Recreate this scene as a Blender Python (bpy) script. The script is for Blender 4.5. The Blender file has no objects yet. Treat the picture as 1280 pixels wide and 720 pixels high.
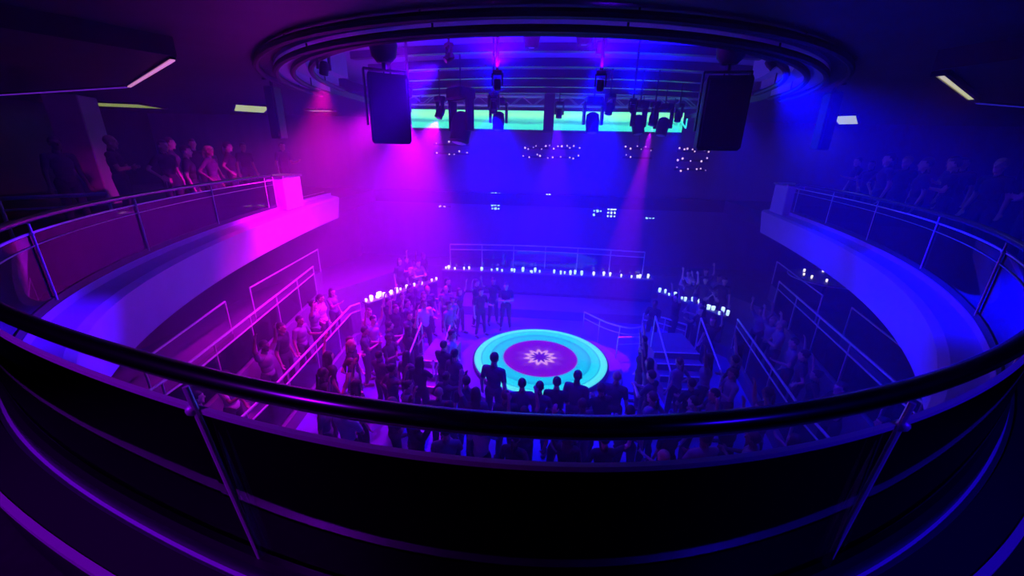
import bpy, bmesh, math, random
from math import sin, cos, pi, radians, atan2, sqrt, hypot
from mathutils import Vector, Matrix

random.seed(11)
S = bpy.context.scene
C = S.collection

# ------------------------------------------------------------------ camera, world, exposure
F = 488.0; PITCH = radians(19); YAW = radians(4.9); ROLL = radians(1.3); EYE = 6.0
fw = Vector((-sin(YAW)*cos(PITCH), cos(YAW)*cos(PITCH), -sin(PITCH)))
rt = Vector((cos(YAW), sin(YAW), 0)); up = rt.cross(fw)
R2 = rt*cos(ROLL) + up*sin(ROLL); U2 = up*cos(ROLL) - rt*sin(ROLL)
cam_d = bpy.data.cameras.new('camera'); cam = bpy.data.objects.new('camera', cam_d); C.objects.link(cam)
cam_d.sensor_width = 36; cam_d.lens = 36*F/1280; cam_d.clip_start = 0.02; cam_d.clip_end = 200
M = Matrix((R2, U2, -fw)).transposed().to_4x4(); M.translation = (0, 0, EYE)
cam.matrix_world = M
S.camera = cam
S.view_settings.view_transform = 'Standard'; S.view_settings.look = 'None'
S.view_settings.exposure = 0; S.view_settings.gamma = 1; S.view_settings.use_curve_mapping = False
S.cycles.use_denoising = True
S.cycles.volume_bounces = 1; S.cycles.max_bounces = 6; S.cycles.diffuse_bounces = 2
S.cycles.glossy_bounces = 3; S.cycles.transmission_bounces = 4; S.cycles.transparent_max_bounces = 12
S.cycles.sample_clamp_indirect = 3
w = bpy.data.worlds.new('world'); S.world = w; w.use_nodes = True
w.node_tree.nodes['Background'].inputs[0].default_value = (0.02, 0.02, 0.1, 1)
w.node_tree.nodes['Background'].inputs[1].default_value = 0.004

BLUE = (0.0, 0.0, 1.0); VIOLET = (0.2, 0.0, 1.0); MAGENTA = (0.46, 0.0, 1.0); HOTPINK = (0.85, 0.0, 0.85); PINK = (1.0, 0.0, 0.42); WARM = (1.0, 0.85, 0.45)
HAZE_DENSITY = 0.05
# every lamp: (position, target, colour, watts, cone degrees, blend, radius)
LIGHTS = [  # position, target, colour, watts, cone degrees, blend, source radius, body scale
    ((-3.3, 8.6, 6.95), (-6.7, 9.4, 4.1), HOTPINK, 4200, 72, 1.0, .08, .7),
    ((-3.0, 11.2, 7.0), (-5.6, 9.0, 0.0), MAGENTA, 5200, 82, 1.0, .08, .8),
    ((-4.6, 13.2, 7.2), (-5.2, 12.4, 0.0), MAGENTA, 8500, 92, 1.0, .08, .8),
    ((-3.6, 6.6, 7.2), (-5.6, 8.0, 1.0), PINK, 1500, 60, 1.0, .08, .5),
    ((-1.6, 6.6, 7.35), (-5.3, 3.8, 4.0), (0.06, 0.0, 1.0), 5000, 58, 1.0, .08, .4),
    ((-1.5, 10.8, 7.1), (-1.5, 12.2, 0.0), BLUE, 6800, 125, 1.0, .08, .7),
    ((1.4, 10.8, 7.1), (0.4, 12.2, 0.0), BLUE, 4800, 110, 1.0, .08, .7),
    ((0.2, 13.3, 7.2), (0.0, 13.8, 0.0), (0.08, 0.0, 1.0), 5500, 42, .5, .08, .7),
    ((2.55, 11.0, 6.9), (1.8, 11.0, 0.0), (0.5, 0.0, 1.0), 6000, 17, .15, .05, .8),
    ((3.6, 12.6, 7.1), (3.0, 12.4, 0.0), BLUE, 1500, 75, 1.0, .08, .7),
    ((3.1, 6.7, 7.3), (5.5, 5.0, 4.0), BLUE, 2900, 78, 1.0, .08, .4),
    ((3.2, 8.4, 7.2), (5.8, 9.5, 2.5), BLUE, 1500, 60, 1.0, .08, .5),
    ((0.6, 6.2, 7.4), (0.3, 8.2, 0.0), BLUE, 2000, 80, 1.0, .08, .4),
    ((-1.2, 8.6, 6.9), (-1.2, 8.7, 8.1), BLUE, 2200, 150, 1.0, .1, .4),
    ((1.6, 8.8, 6.9), (1.6, 8.9, 8.1), BLUE, 2200, 150, 1.0, .1, .4),
    ((-2.4, 7.0, 6.9), (-2.6, 6.6, 8.1), VIOLET, 420, 150, 1.0, .1, .35),
    ((-0.75, 5.75, 6.86), (-0.75, 5.7, 8.1), (.2, 0, 1), 650, 170, .8, .06, .35),
    ((0.6, 5.75, 6.86), (0.6, 5.7, 8.1), (0.08, 0, 1.0), 650, 170, .8, .06, .35),
]

# ------------------------------------------------------------------ materials
def mat(name, col, rough=.6, metal=0., emit=None, es=0., spec=.5):
    m = bpy.data.materials.new(name); m.use_nodes = True
    b = m.node_tree.nodes['Principled BSDF']
    b.inputs['Base Color'].default_value = (*col, 1); b.inputs['Roughness'].default_value = rough
    b.inputs['Metallic'].default_value = metal; b.inputs['Specular IOR Level'].default_value = spec
    if emit: b.inputs['Emission Color'].default_value = (*emit, 1); b.inputs['Emission Strength'].default_value = es
    return m
def noisy(name, c1, c2, scale, rough=.6, bump=.0, metal=0., stretch=(1, 1, 1)):
    m = mat(name, c1, rough, metal); nt = m.node_tree; b = nt.nodes['Principled BSDF']
    tc = nt.nodes.new('ShaderNodeTexCoord'); mp = nt.nodes.new('ShaderNodeMapping'); mp.inputs['Scale'].default_value = stretch
    n = nt.nodes.new('ShaderNodeTexNoise'); n.inputs['Scale'].default_value = scale; n.inputs['Detail'].default_value = 4
    r = nt.nodes.new('ShaderNodeValToRGB'); r.color_ramp.elements[0].position = .35; r.color_ramp.elements[1].position = .65
    r.color_ramp.elements[0].color = (*c1, 1); r.color_ramp.elements[1].color = (*c2, 1)
    nt.links.new(tc.outputs['Object'], mp.inputs[0]); nt.links.new(mp.outputs[0], n.inputs['Vector'])
    nt.links.new(n.outputs[0], r.inputs[0]); nt.links.new(r.outputs[0], b.inputs['Base Color'])
    if bump:
        bp = nt.nodes.new('ShaderNodeBump'); bp.inputs['Strength'].default_value = bump
        nt.links.new(n.outputs[0], bp.inputs['Height']); nt.links.new(bp.outputs[0], b.inputs['Normal'])
    return m
def glass(name, tint, gloss=1.0):
    m = bpy.data.materials.new(name); m.use_nodes = True; nt = m.node_tree; nt.nodes.clear()
    o = nt.nodes.new('ShaderNodeOutputMaterial'); t = nt.nodes.new('ShaderNodeBsdfTransparent'); g = nt.nodes.new('ShaderNodeBsdfGlossy')
    t.inputs[0].default_value = (*tint, 1); g.inputs['Roughness'].default_value = .03; g.inputs[0].default_value = (.9, .9, .9, 1)
    f = nt.nodes.new('ShaderNodeFresnel'); f.inputs[0].default_value = 1.45; x = nt.nodes.new('ShaderNodeMixShader')
    nt.links.new(f.outputs[0], x.inputs[0]); nt.links.new(t.outputs[0], x.inputs[1]); nt.links.new(g.outputs[0], x.inputs[2])
    nt.links.new(x.outputs[0], o.inputs[0]); return m

m_fascia = noisy('violet_tinted_fascia', (.56, .34, .82), (.6, .38, .86), 3, .45)  # violet tint in the colour cancels green light from stage and screen
m_pit = noisy('pit_floor', (.16, .1, .5), (.2, .12, .56), 2.2, .4)  # blue-violet tint put in to hold down green stage light on the floor
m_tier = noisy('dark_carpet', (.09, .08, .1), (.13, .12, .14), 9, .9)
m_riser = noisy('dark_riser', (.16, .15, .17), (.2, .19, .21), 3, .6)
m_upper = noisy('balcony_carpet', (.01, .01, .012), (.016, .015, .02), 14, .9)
m_curb = mat('black_curb', (.014, .014, .018), .6)
m_metal = mat('brushed_steel', (.75, .75, .78), .32, 1.)
m_rail = mat('satin_steel_rail', (.8, .8, .82), .45, .4)
m_darkrail = mat('black_polished_rail', (.16, .16, .18), .22, 1.)
m_black = mat('black_paint', (.014, .014, .016), .5)
m_black2 = mat('dark_grey_metal', (.05, .05, .055), .35, .6)
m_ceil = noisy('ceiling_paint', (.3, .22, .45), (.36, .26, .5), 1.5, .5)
m_ceil_dark = noisy('dark_ceiling', (.03, .03, .035), (.05, .05, .055), 2, .5)
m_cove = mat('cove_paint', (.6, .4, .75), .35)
m_wall = noisy('dark_wall', (.16, .08, .26), (.2, .11, .3), .8, .7, stretch=(3, 3, .3))  # indigo tint in the wall colour cuts the green spill light
m_wall2 = noisy('under_balcony_wall', (.1, .06, .1), (.14, .09, .13), 1.2, .7)
m_pillar = noisy('grey_plaster_pillar', (.42, .4, .44), (.5, .48, .52), 2, .7)
m_glass = glass('tinted_glass', (.26, .26, .32)); m_glass2 = glass('pit_glass', (.6, .6, .65))
m_cup = mat('lit_candle_glass', (.9, .85, .8), .3, emit=(1, .62, .8), es=1.6)
m_cup_b = mat('lit_candle_glass_cool', (.9, .85, .8), .3, emit=(.6, .62, 1), es=1.5)
m_dot = mat('small_lens_lit', (.9, .8, .9), .3, emit=(1, .35, .75), es=1.5)
m_mark = mat('lit_sign_marks', (.8, .9, 1), .3, emit=(.55, .7, 1), es=1.6)
m_mark2 = mat('lit_sign_marks_pale', (.9, .9, 1), .3, emit=(.9, .75, 1), es=2.0)
m_warm = mat('warm_lamp_diffuser', (.9, .9, .8), .4, emit=(1, .8, .45), es=.6)
m_warmdim = mat('yellow_lamp_diffuser', (.9, .9, .6), .4, emit=(.75, .68, .18), es=.35)
m_strip_v = mat('violet_led_strip', (.5, .2, .9), .4, emit=(.22, .02, .85), es=.5)
m_strip_p = mat('pink_led_strip', (.9, .5, .9), .4, emit=(.9, .25, .75), es=.8)
m_strip_b = mat('blue_led_strip', (.2, .2, .9), .4, emit=(.03, .02, .75), es=.4)

def screen_mat():
    m = mat('led_screen', (.02, .02, .02), .3); nt = m.node_tree; b = nt.nodes['Principled BSDF']
    tc = nt.nodes.new('ShaderNodeTexCoord'); sx = nt.nodes.new('ShaderNodeSeparateXYZ'); nt.links.new(tc.outputs['Object'], sx.inputs[0])
    n = nt.nodes.new('ShaderNodeTexNoise'); n.inputs['Scale'].default_value = 1.0; n.inputs['Detail'].default_value = 3
    mp = nt.nodes.new('ShaderNodeMapping'); mp.inputs['Scale'].default_value = (.6, 1, 7); nt.links.new(tc.outputs['Object'], mp.inputs[0]); nt.links.new(mp.outputs[0], n.inputs['Vector'])
    ad = nt.nodes.new('ShaderNodeMath'); ad.operation = 'MULTIPLY_ADD'; ad.inputs[1].default_value = .35; nt.links.new(n.outputs[0], ad.inputs[0])
    mr = nt.nodes.new('ShaderNodeMapRange'); mr.inputs['From Min'].default_value = -.33; mr.inputs['From Max'].default_value = .33; mr.inputs['To Min'].default_value = -.17; mr.inputs['To Max'].default_value = .83
    nt.links.new(sx.outputs['Z'], mr.inputs['Value']); nt.links.new(mr.outputs[0], ad.inputs[2])
    r = nt.nodes.new('ShaderNodeValToRGB'); e = r.color_ramp.elements
    e[0].position = 0; e[0].color = (.06, .75, .9, 1); e[1].position = 1; e[1].color = (.3, .95, .85, 1)
    for p, c in ((.28, (.1, .9, .9)), (.42, (.05, .45, .6)), (.48, (.08, .6, .7)), (.56, (.2, .95, .9)), (.78, (.5, 1., .8))):
        x = e.new(p); x.color = (*c, 1)
    nt.links.new(ad.outputs[0], r.inputs[0]); nt.links.new(r.outputs[0], b.inputs['Emission Color']); b.inputs['Emission Strength'].default_value = 1.15
    return m
m_screen = screen_mat()

def disc_mat(name, stops, spikes=False, es=1.0):
    """radial bands of light on a round floor screen; object space, metres"""
    m = mat(name, (.02, .02, .02), .25); nt = m.node_tree; b = nt.nodes['Principled BSDF']
    tc = nt.nodes.new('ShaderNodeTexCoord'); l = nt.nodes.new('ShaderNodeVectorMath'); l.operation = 'LENGTH'
    nt.links.new(tc.outputs['Object'], l.inputs[0]); val = l.outputs['Value']
    if spikes:
        s = nt.nodes.new('ShaderNodeSeparateXYZ'); nt.links.new(tc.outputs['Object'], s.inputs[0])
        a = nt.nodes.new('ShaderNodeMath'); a.operation = 'ARCTAN2'; nt.links.new(s.outputs[0], a.inputs[0]); nt.links.new(s.outputs[1], a.inputs[1])
        k = nt.nodes.new('ShaderNodeMath'); k.operation = 'MULTIPLY'; k.inputs[1].default_value = 11; nt.links.new(a.outputs[0], k.inputs[0])
        q = nt.nodes.new('ShaderNodeMath'); q.operation = 'SINE'; nt.links.new(k.outputs[0], q.inputs[0])
        z = nt.nodes.new('ShaderNodeMath'); z.operation = 'MULTIPLY_ADD'; z.inputs[1].default_value = .07; nt.links.new(q.outputs[0], z.inputs[0]); nt.links.new(val, z.inputs[2]); val = z.outputs[0]
    mr = nt.nodes.new('ShaderNodeMapRange'); mr.inputs['From Max'].default_value = 2.0; nt.links.new(val, mr.inputs['Value'])
    r = nt.nodes.new('ShaderNodeValToRGB'); e = r.color_ramp.elements
    e[0].position = stops[0][0]/2; e[0].color = (*stops[0][1], 1); e[1].position = stops[-1][0]/2; e[1].color = (*stops[-1][1], 1)
    for p, c in stops[1:-1]:
        x = e.new(p/2); x.color = (*c, 1)
    nt.links.new(mr.outputs[0], r.inputs[0]); nt.links.new(r.outputs[0], b.inputs['Emission Color']); b.inputs['Emission Strength'].default_value = es
    return m
m_ring = disc_mat('cyan_floor_screen', [(1.08, (.25, .1, .75)), (1.13, (0, .55, .9)), (1.3, (0, .62, .95)), (1.42, (0, .5, .85)), (1.47, (0, .42, .75)), (1.5, (0, .75, 1)), (1.7, (.02, .78, 1)), (1.73, (0, .5, .8)), (1.77, (.1, .95, 1)), (1.9, (.15, .9, 1)), (1.95, (.05, .6, .9))], es=.9)
m_core = disc_mat('purple_floor_screen', [(.0, (.14, 0, .4)), (.2, (.12, .0, .38)), (.29, (1., .35, .75)), (.36, (.95, .3, .7)), (.46, (.28, .02, .55)), (.75, (.2, .0, .5)), (1.02, (.26, .0, .5)), (1.08, (.3, .0, .42))], True, es=1.0)

# ------------------------------------------------------------------ mesh helpers
class MB:
    def __init__(s): s.v = []; s.f = []; s.mi = []
    def add(s, vs, fs, mi=0):
        o = len(s.v); s.v += [tuple(v) for v in vs]; s.f += [tuple(i+o for i in f) for f in fs]; s.mi += [mi]*len(fs); return s
    def box(s, c, d, rz=0, rx=0, ry=0, mi=0, bev=0):
        hx, hy, hz = d[0]/2, d[1]/2, d[2]/2
        m = Matrix.Translation(c) @ Matrix.Rotation(rz, 4, 'Z') @ Matrix.Rotation(ry, 4, 'Y') @ Matrix.Rotation(rx, 4, 'X')
        if bev:
            b = bev; vs = []; 
            for z, k in ((-hz, b), (-hz+b, 0), (hz-b, 0), (hz, b)):
                for x, y in ((-hx+b+k*0, -hy+k), (hx-b, -hy+k), (hx-k, -hy+b), (hx-k, hy-b), (hx-b, hy-k), (-hx+b, hy-k), (-hx+k, hy-b), (-hx+k, -hy+b)): vs.append(m @ Vector((x, y, z)))
            fs = [tuple(range(7, -1, -1)), tuple(range(24, 32))]
            for r in range(3):
                for i in range(8): fs.append((r*8+i, r*8+(i+1) % 8, (r+1)*8+(i+1) % 8, (r+1)*8+i))
            return s.add(vs, fs, mi)
        vs = [m @ Vector((x*hx, y*hy, z*hz)) for z in (-1, 1) for x, y in ((-1, -1), (1, -1), (1, 1), (-1, 1))]
        return s.add(vs, [(3, 2, 1, 0), (4, 5, 6, 7), (0, 1, 5, 4), (1, 2, 6, 5), (2, 3, 7, 6), (3, 0, 4, 7)], mi)
    def lathe(s, prof, c=(0, 0, 0), n=20, m=None, mi=0):
        m = m or Matrix.Translation(c); vs = []
        for r, z in prof:
            for i in range(n): a = 2*pi*i/n; vs.append(m @ Vector((r*cos(a), r*sin(a), z)))
        fs = [(k*n+i, k*n+(i+1) % n, (k+1)*n+(i+1) % n, (k+1)*n+i) for k in range(len(prof)-1) for i in range(n)]
        if prof[0][0] > 1e-5: fs.append(tuple(range(n-1, -1, -1)))
        if prof[-1][0] > 1e-5: fs.append(tuple(range((len(prof)-1)*n, len(prof)*n)))
        return s.add(vs, fs, mi)
    def cyl(s, a, b, r, r2=None, n=10, mi=0):
        a = Vector(a); b = Vector(b); d = b-a; q = d.to_track_quat('Z', 'Y').to_matrix().to_4x4(); m = Matrix.Translation(a) @ q
        return s.lathe([(r, 0), (r if r2 is None else r2, d.length)], n=n, m=m, mi=mi)
    def sphere(s, c, r, n=12, sc=(1, 1, 1), mi=0, rot=None):
        m = Matrix.Translation(c) @ (rot or Matrix.Identity(4)) @ Matrix.Diagonal((*sc, 1))
        k = max(6, n//2+1)
        return s.lathe([(max(1e-4, r*sin(pi*i/k)), -r*cos(pi*i/k)) for i in range(k+1)], n=n, m=m, mi=mi)
    def sweep(s, path, prof, closed=False, mi=0):
        """prof: (offset to the left of travel, height) pairs; path of (x, y, z)"""
        n = len(path); P = [Vector(p) for p in path]; vs = []
        for i, p in enumerate(P):
            a = P[(i-1) % n] if (closed or i) else p; b = P[(i+1) % n] if (closed or i < n-1) else p
            t1 = (p-a); t2 = (b-p); t1.z = t2.z = 0
            if t1.length < 1e-6: t1 = t2
            if t2.length < 1e-6: t2 = t1
            t1.normalize(); t2.normalize(); n1 = Vector((-t1.y, t1.x, 0)); n2 = Vector((-t2.y, t2.x, 0)); nn = (n1+n2); nn.normalize()
            nn /= max(.5, nn.dot(n1))
            for o, h in prof: vs.append(p + nn*o + Vector((0, 0, h)))
        k = len(prof); fs = []
        for i in range(n if closed else n-1):
            j = (i+1) % n
            for q in range(k): fs.append((i*k+q, i*k+(q+1) % k, j*k+(q+1) % k, j*k+q))
        if not closed: fs += [tuple(range(k-1, -1, -1)), tuple(range((n-1)*k, n*k))]
        return s.add(vs, fs, mi)
    def build(s, name, mats, parent=None, smooth=False, loc=None):
        me = bpy.data.meshes.new(name); me.from_pydata(s.v, [], s.f)
        mats = mats if isinstance(mats, (list, tuple)) else [mats]
        for m in mats: me.materials.append(m)
        for p, mi in zip(me.polygons, s.mi): p.material_index = mi; p.use_smooth = smooth
        bm = bmesh.new(); bm.from_mesh(me); bmesh.ops.recalc_face_normals(bm, faces=bm.faces); bm.to_mesh(me); bm.free()
        if smooth: me.set_sharp_from_angle(angle=radians(40))
        o = bpy.data.objects.new(name, me); C.objects.link(o)
        if parent is not None: o.parent = parent
        if loc is not None: o.location = loc
        return o
def circ(r, n=10, cz=0, co=0): return [(co+r*cos(2*pi*i/n), cz+r*sin(2*pi*i/n)) for i in range(n)]
def rect(o0, o1, z0, z1): return [(o0, z0), (o1, z0), (o1, z1), (o0, z1)]
def tag(o, label=None, cat=None, group=None, kind=None):
    if label: o['label'] = label
    if cat: o['category'] = cat
    if group: o['group'] = group
    if kind: o['kind'] = kind
    return o
def empty(name, loc=(0, 0, 0), rz=0, **k):
    o = bpy.data.objects.new(name, None); C.objects.link(o); o.location = loc; o.rotation_euler = (0, 0, rz); o.empty_display_size = .1
    return tag(o, **k)
def copy_tree(o, parent=None):
    c = o.copy(); C.objects.link(c)
    if parent is not None: c.parent = parent
    for ch in list(o.children): copy_tree(ch, c)
    return c
def struct(name, mb, m, label, smooth=False): return tag(mb.build(name, m, smooth=smooth), label=label, cat='structure', kind='structure')
def catmull(P, k=8):
    out = []; n = len(P)
    for i in range(n-1):
        p0, p1, p2, p3 = P[max(0, i-1)], P[i], P[i+1], P[min(n-1, i+2)]
        for j in range(k):
            t = j/k
            out.append(tuple(.5*((2*b)+(-a+c)*t+(2*a-5*b+4*c-d)*t*t+(-a+3*b-3*c+d)*t**3) for a, b, c, d in zip(p0, p1, p2, p3)))
    out.append(tuple(P[-1])); return out
def resample(P, step):
    L = [0]
    for a, b in zip(P, P[1:]): L.append(L[-1]+hypot(b[0]-a[0], b[1]-a[1]))
    n = max(1, round(L[-1]/step)); out = []; j = 0
    for i in range(n+1):
        t = L[-1]*i/n
        while j < len(P)-2 and L[j+1] < t: j += 1
        f = (t-L[j])/max(1e-9, L[j+1]-L[j]); out.append((P[j][0]+(P[j+1][0]-P[j][0])*f, P[j][1]+(P[j+1][1]-P[j][1])*f))
    return out
def offset(P, d):
    """to the left of travel"""
    out = []
    for i, p in enumerate(P):
        a = P[max(0, i-1)]; b = P[min(len(P)-1, i+1)]; t = Vector((b[0]-a[0], b[1]-a[1])).normalized()
        out.append((p[0]-t.y*d, p[1]+t.x*d))
    return out
def z3(P, z): return [(x, y, z) for x, y in P]
def slab_with_hole(name, outer, hole, z0, z1, m, label):
    bm = bmesh.new()
    for z in (z0, z1):
        L = []
        for poly in (outer, hole):
            vs = [bm.verts.new((x, y, z)) for x, y in poly]
            L += [bm.edges.new((vs[i], vs[(i+1) % len(vs)])) for i in range(len(vs))]
        bmesh.ops.triangle_fill(bm, edges=L, use_beauty=True)
    bm.verts.ensure_lookup_table(); n = len(outer)+len(hole); o = 0
    for poly in (outer, hole):
        k = len(poly)
        for i in range(k): bm.faces.new([bm.verts[o+i], bm.verts[o+(i+1) % k], bm.verts[n+o+(i+1) % k], bm.verts[n+o+i]])
        o += k
    bmesh.ops.recalc_face_normals(bm, faces=bm.faces)
    me = bpy.data.meshes.new(name); bm.to_mesh(me); bm.free(); me.materials.append(m)
    ob = bpy.data.objects.new(name, me); C.objects.link(ob)
    return tag(ob, label=label, cat='structure', kind='structure')

# ------------------------------------------------------------------ the balcony ring (plan), from the far left round the camera to the far right
RL = [(-7.4, 13.0), (-7.0, 10.4), (-6.3, 7.3), (-5.6, 5.1), (-4.75, 3.25), (-3.75, 2.05), (-2.5, 1.33), (-1.3, .97), (-.6, .81)]
RR = [(0, .78), (.5, .86), (1.1, 1.08), (1.85, 1.5), (2.75, 2.2), (3.75, 3.25), (4.75, 4.75), (5.6, 6.7), (6.2, 8.8), (6.75, 11.3), (7.05, 13.2)]
RING = catmull(RL+RR, 14)
for _ in range(120): RING = [RING[0]]+[((a[0]+2*b[0]+c[0])/4, (a[1]+2*b[1]+c[1])/4) for a, b, c in zip(RING, RING[1:], RING[2:])]+[RING[-1]]
FL = 4.35; CURB = 4.5; FB = 3.76; RAILZ = 5.37
# travel is left-far -> near -> right-far, counter-clockwise round the void, so the void lies to the LEFT of travel
VOID = .27
hole_u = offset(RING, .02) + [(7.3, 17.2), (-7.7, 17.2)]
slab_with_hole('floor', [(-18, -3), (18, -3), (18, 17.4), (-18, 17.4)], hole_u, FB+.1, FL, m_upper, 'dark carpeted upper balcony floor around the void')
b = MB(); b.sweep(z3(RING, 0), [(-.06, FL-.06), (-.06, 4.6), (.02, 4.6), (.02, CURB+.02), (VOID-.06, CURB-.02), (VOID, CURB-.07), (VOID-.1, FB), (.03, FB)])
struct('trim_1', b, m_fascia, 'violet-tinted curved balcony fascia and ledge ringing the void')
b = MB(); b.sweep(z3(offset(RING, -.38), FL), rect(-.03, .03, 0, .03)); struct('trim_2', b, m_rail, 'metal edging strip on the balcony floor in front of the glass')
b = MB(); b.sweep(z3(offset(RING, -.205), 4.625), rect(-.012, .012, -.012, .012)); struct('trim_3', b, m_rail, 'bright metal edge of the curb under the near glass')
b = MB(); b.sweep(z3(offset(RING, -.06), FL), rect(-.13, -.005, 0, .28)); struct('trim_4', b, m_curb, 'black curb at the foot of the near glass')

# balustrade with its seams
rail = empty('balcony_balustrade', (0, .78, FL), label='curved glass balustrade with black handrail running around the upper balcony', cat='railing')
def rel(P, z): return [(x, y-.78, z-FL) for x, y in P]
i0 = next(i for i, p in enumerate(RING) if p[1] < 9.3); i1 = max(i for i, p in enumerate(RING) if p[1] < 11.9)
RG = RING[i0:i1+1]
b = MB(); b.sweep(rel(RG, RAILZ), circ(.03, 14, 0, .0)); b.build('handrail', m_darkrail, rail, True)
b = MB(); b.sweep(rel(offset(RG, -.004), RAILZ-.118), rect(-.008, .008, -.008, .008)); b.build('glass_cap_rail', m_rail, rail)
b = MB(); b.sweep(rel(offset(RG, .012), 5.15), circ(.006, 6)); b.build('mid_rail', m_metal, rail)
b = MB(); b.sweep(rel(RG, 4.62), rect(-.03, .015, -.02, .05)); b.build('base_channel', m_black2, rail)
def nearest(px, py): return min(range(len(RG)), key=lambda i: hypot(RG[i][0]-px, RG[i][1]-py))
sl = nearest(-1.03, .92); sr = nearest(1.07, 1.08)
seams = [sl, sr]
def walk(i, d):
    out = []; acc = 0
    while 0 < i < len(RG)-1:
        j = i+d; acc += hypot(RG[j][0]-RG[i][0], RG[j][1]-RG[i][1]); i = j
        if acc > 2.0: out.append(i); acc = 0
    return out
seams = sorted(set([0, len(RG)-1] + walk(sl, -1) + [sl, sr] + walk(sr, 1)))
for a, c in zip(seams, seams[1:]):
    if c-a < 2: continue
    seg = RG[a:c+1]; b = MB(); b.sweep(rel(seg, 4.67), rect(-.006, .006, 0, RAILZ-.13-4.67)); b.build('glass_panel', m_glass, rail, True)
for i in seams:
    p = RG[i]; b = MB(); q = (p[0], p[1]-.78); p2 = offset(RG, -.02 if i in (sl, sr) else .02)[i]; q = (p2[0], p2[1]-.78); e = .1 if i == sl else -.06 if i == sr else 0
    b.cyl((q[0]+e, q[1], 4.64-FL), (*q, RAILZ-.03-FL), .009, n=8)
    b.sphere((*q, RAILZ-.11-FL), .018, 10); b.build('post', m_rail, rail, True)

# end piers of the balustrade
for nm, (x, y), lab, rz in (('a', RING[max(0, i0-3)], 'violet-tinted pier block closing the far end of the left balcony', .17), ('b', RING[min(len(RING)-1, i1+3)], 'violet-tinted pier block closing the far end of the right balcony', -.17)):
    p = empty('balustrade_pier', (x, y, CURB), rz, label=lab, cat='pier', group='balustrade end piers')
    MB().box((0, 0, .4), (.42, 1.0, .8), bev=.02).build('body', m_fascia, p); MB().box((0, 0, .83), (.5, 1.08, .06), bev=.015).build('cap', m_metal, p)

# short second handrail on the left balcony
t = empty('stair_handrail', (-6.6, 4.2, FL), label='short steel handrail standing behind the left balustrade', cat='handrail')
pts = [(-1.2, -1.2, 1.0), (0, .0, 1.0), (.5, .8, 1.0)]
MB().sweep(pts, circ(.025, 8)).build('rail', m_rail, t, True)
MB().sweep([(x, y, .86) for x, y, z in pts], circ(.014, 8)).build('lower_rail', m_rail, t, True)
for x, y, z in pts: MB().cyl((x, y, 0), (x, y, 1.0), .02).build('post', m_rail, t, True)

# ------------------------------------------------------------------ pit, tiers
PIT = [(-5.2, 3.6), (-5.35, 6.3), (-5.95, 10.9), (-4.15, 13.9), (4.2, 13.9), (5.9, 11.6), (5.15, 7.2), (5.0, 3.6)]
T2 = [(-5.85, 2.8), (-6.1, 5.3), (-7.5, 11.6), (-5.6, 15.9), (5.6, 15.9), (7.35, 12.5), (6.15, 6.5), (5.9, 2.8)]
ROOM = [(-18, -3), (18, -3), (18, 17.4), (-18, 17.4)]
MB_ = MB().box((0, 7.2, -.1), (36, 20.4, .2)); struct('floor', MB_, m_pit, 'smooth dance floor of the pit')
slab_with_hole('floor', T2, PIT, 0, .35, m_riser, 'low first tier around the pit')
slab_with_hole('floor', ROOM, T2, 0, 1.35, m_riser, 'second tier beneath the balcony')
b = MB().sweep(z3([(-9.9, -2), (-9.6, 6), (-9.9, 12), (-8.6, 17)], 1.35), rect(-.1, .1, 0, 2.5)); struct('wall_left', b, m_wall2, 'dark wall beneath the left balcony')
b = MB().sweep(z3([(9.9, -2), (11.4, 6), (11.9, 12), (11.6, 17)], 1.35), rect(-.1, .1, 0, 2.5)); struct('wall_right', b, m_wall2, 'dark wall beneath the right balcony')
b = MB().box((0, 17.5, 4), (36.4, .2, 8.6)); struct('wall_back', b, m_wall, 'dark back wall across the far end')
for s, n in ((-1, 'wall_left'), (1, 'wall_right')):
    b = MB().box((s*18.1, 7.2, 5.9), (.2, 20.4, 3.9)); struct(n, b, m_ceil_dark, 'outer wall of the upper balcony')
b = MB().box((0, -3.1, 4), (36.4, .2, 8.6)); struct('wall_front', b, m_wall, 'wall behind the viewer')

def balustrade(path, z, h, name_label, low=.24, group=None, rz_posts=1.4):
    o = path[0]; t = empty('tier_balustrade', (o[0], o[1], z), label=name_label, cat='railing')
    P = [(x-o[0], y-o[1]) for x, y in path]
    MB().sweep(z3(P, h), circ(.028, 8)).build('handrail', m_rail, t, True)
    MB().sweep(z3(P, h-low), circ(.02, 8)).build('lower_rail', m_rail, t, True)
    MB().sweep(z3(P, 0), rect(-.006, .006, .06, h-low-.02)).build('glass_panel', m_glass2, t)
    for x, y in resample(P, rz_posts): MB().cyl((x, y, 0), (x, y, h), .018, n=8).build('post', m_rail, t, True)
    return t
balustrade([(-5.27, 4.2), (-5.42, 6.3), (-6.02, 10.9), (-5.85, 11.2)], .35, 1.0, 'straight double rail along the left edge of the pit')
balustrade([(5.97, 11.6), (5.22, 7.2), (5.08, 4.2)], .35, 1.0, 'straight double rail along the right edge of the pit')
balustrade([(-5.98, 3.6), (-6.16, 5.3), (-7.58, 11.7)], 1.35, 1.0, 'long double rail under the left balcony fascia')
balustrade([(7.42, 12.5), (6.22, 6.5), (5.98, 3.6)], 1.35, 1.0, 'long double rail under the right balcony fascia')
far = resample(catmull([(-4.0, 15.75), (-2, 16.0), (0, 16.1), (2, 16.0), (4.0, 15.8)], 6), .5)
balustrade(far, 1.35, 1.0, 'gently curved double rail at the far end beneath the screen', low=.22)

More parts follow.
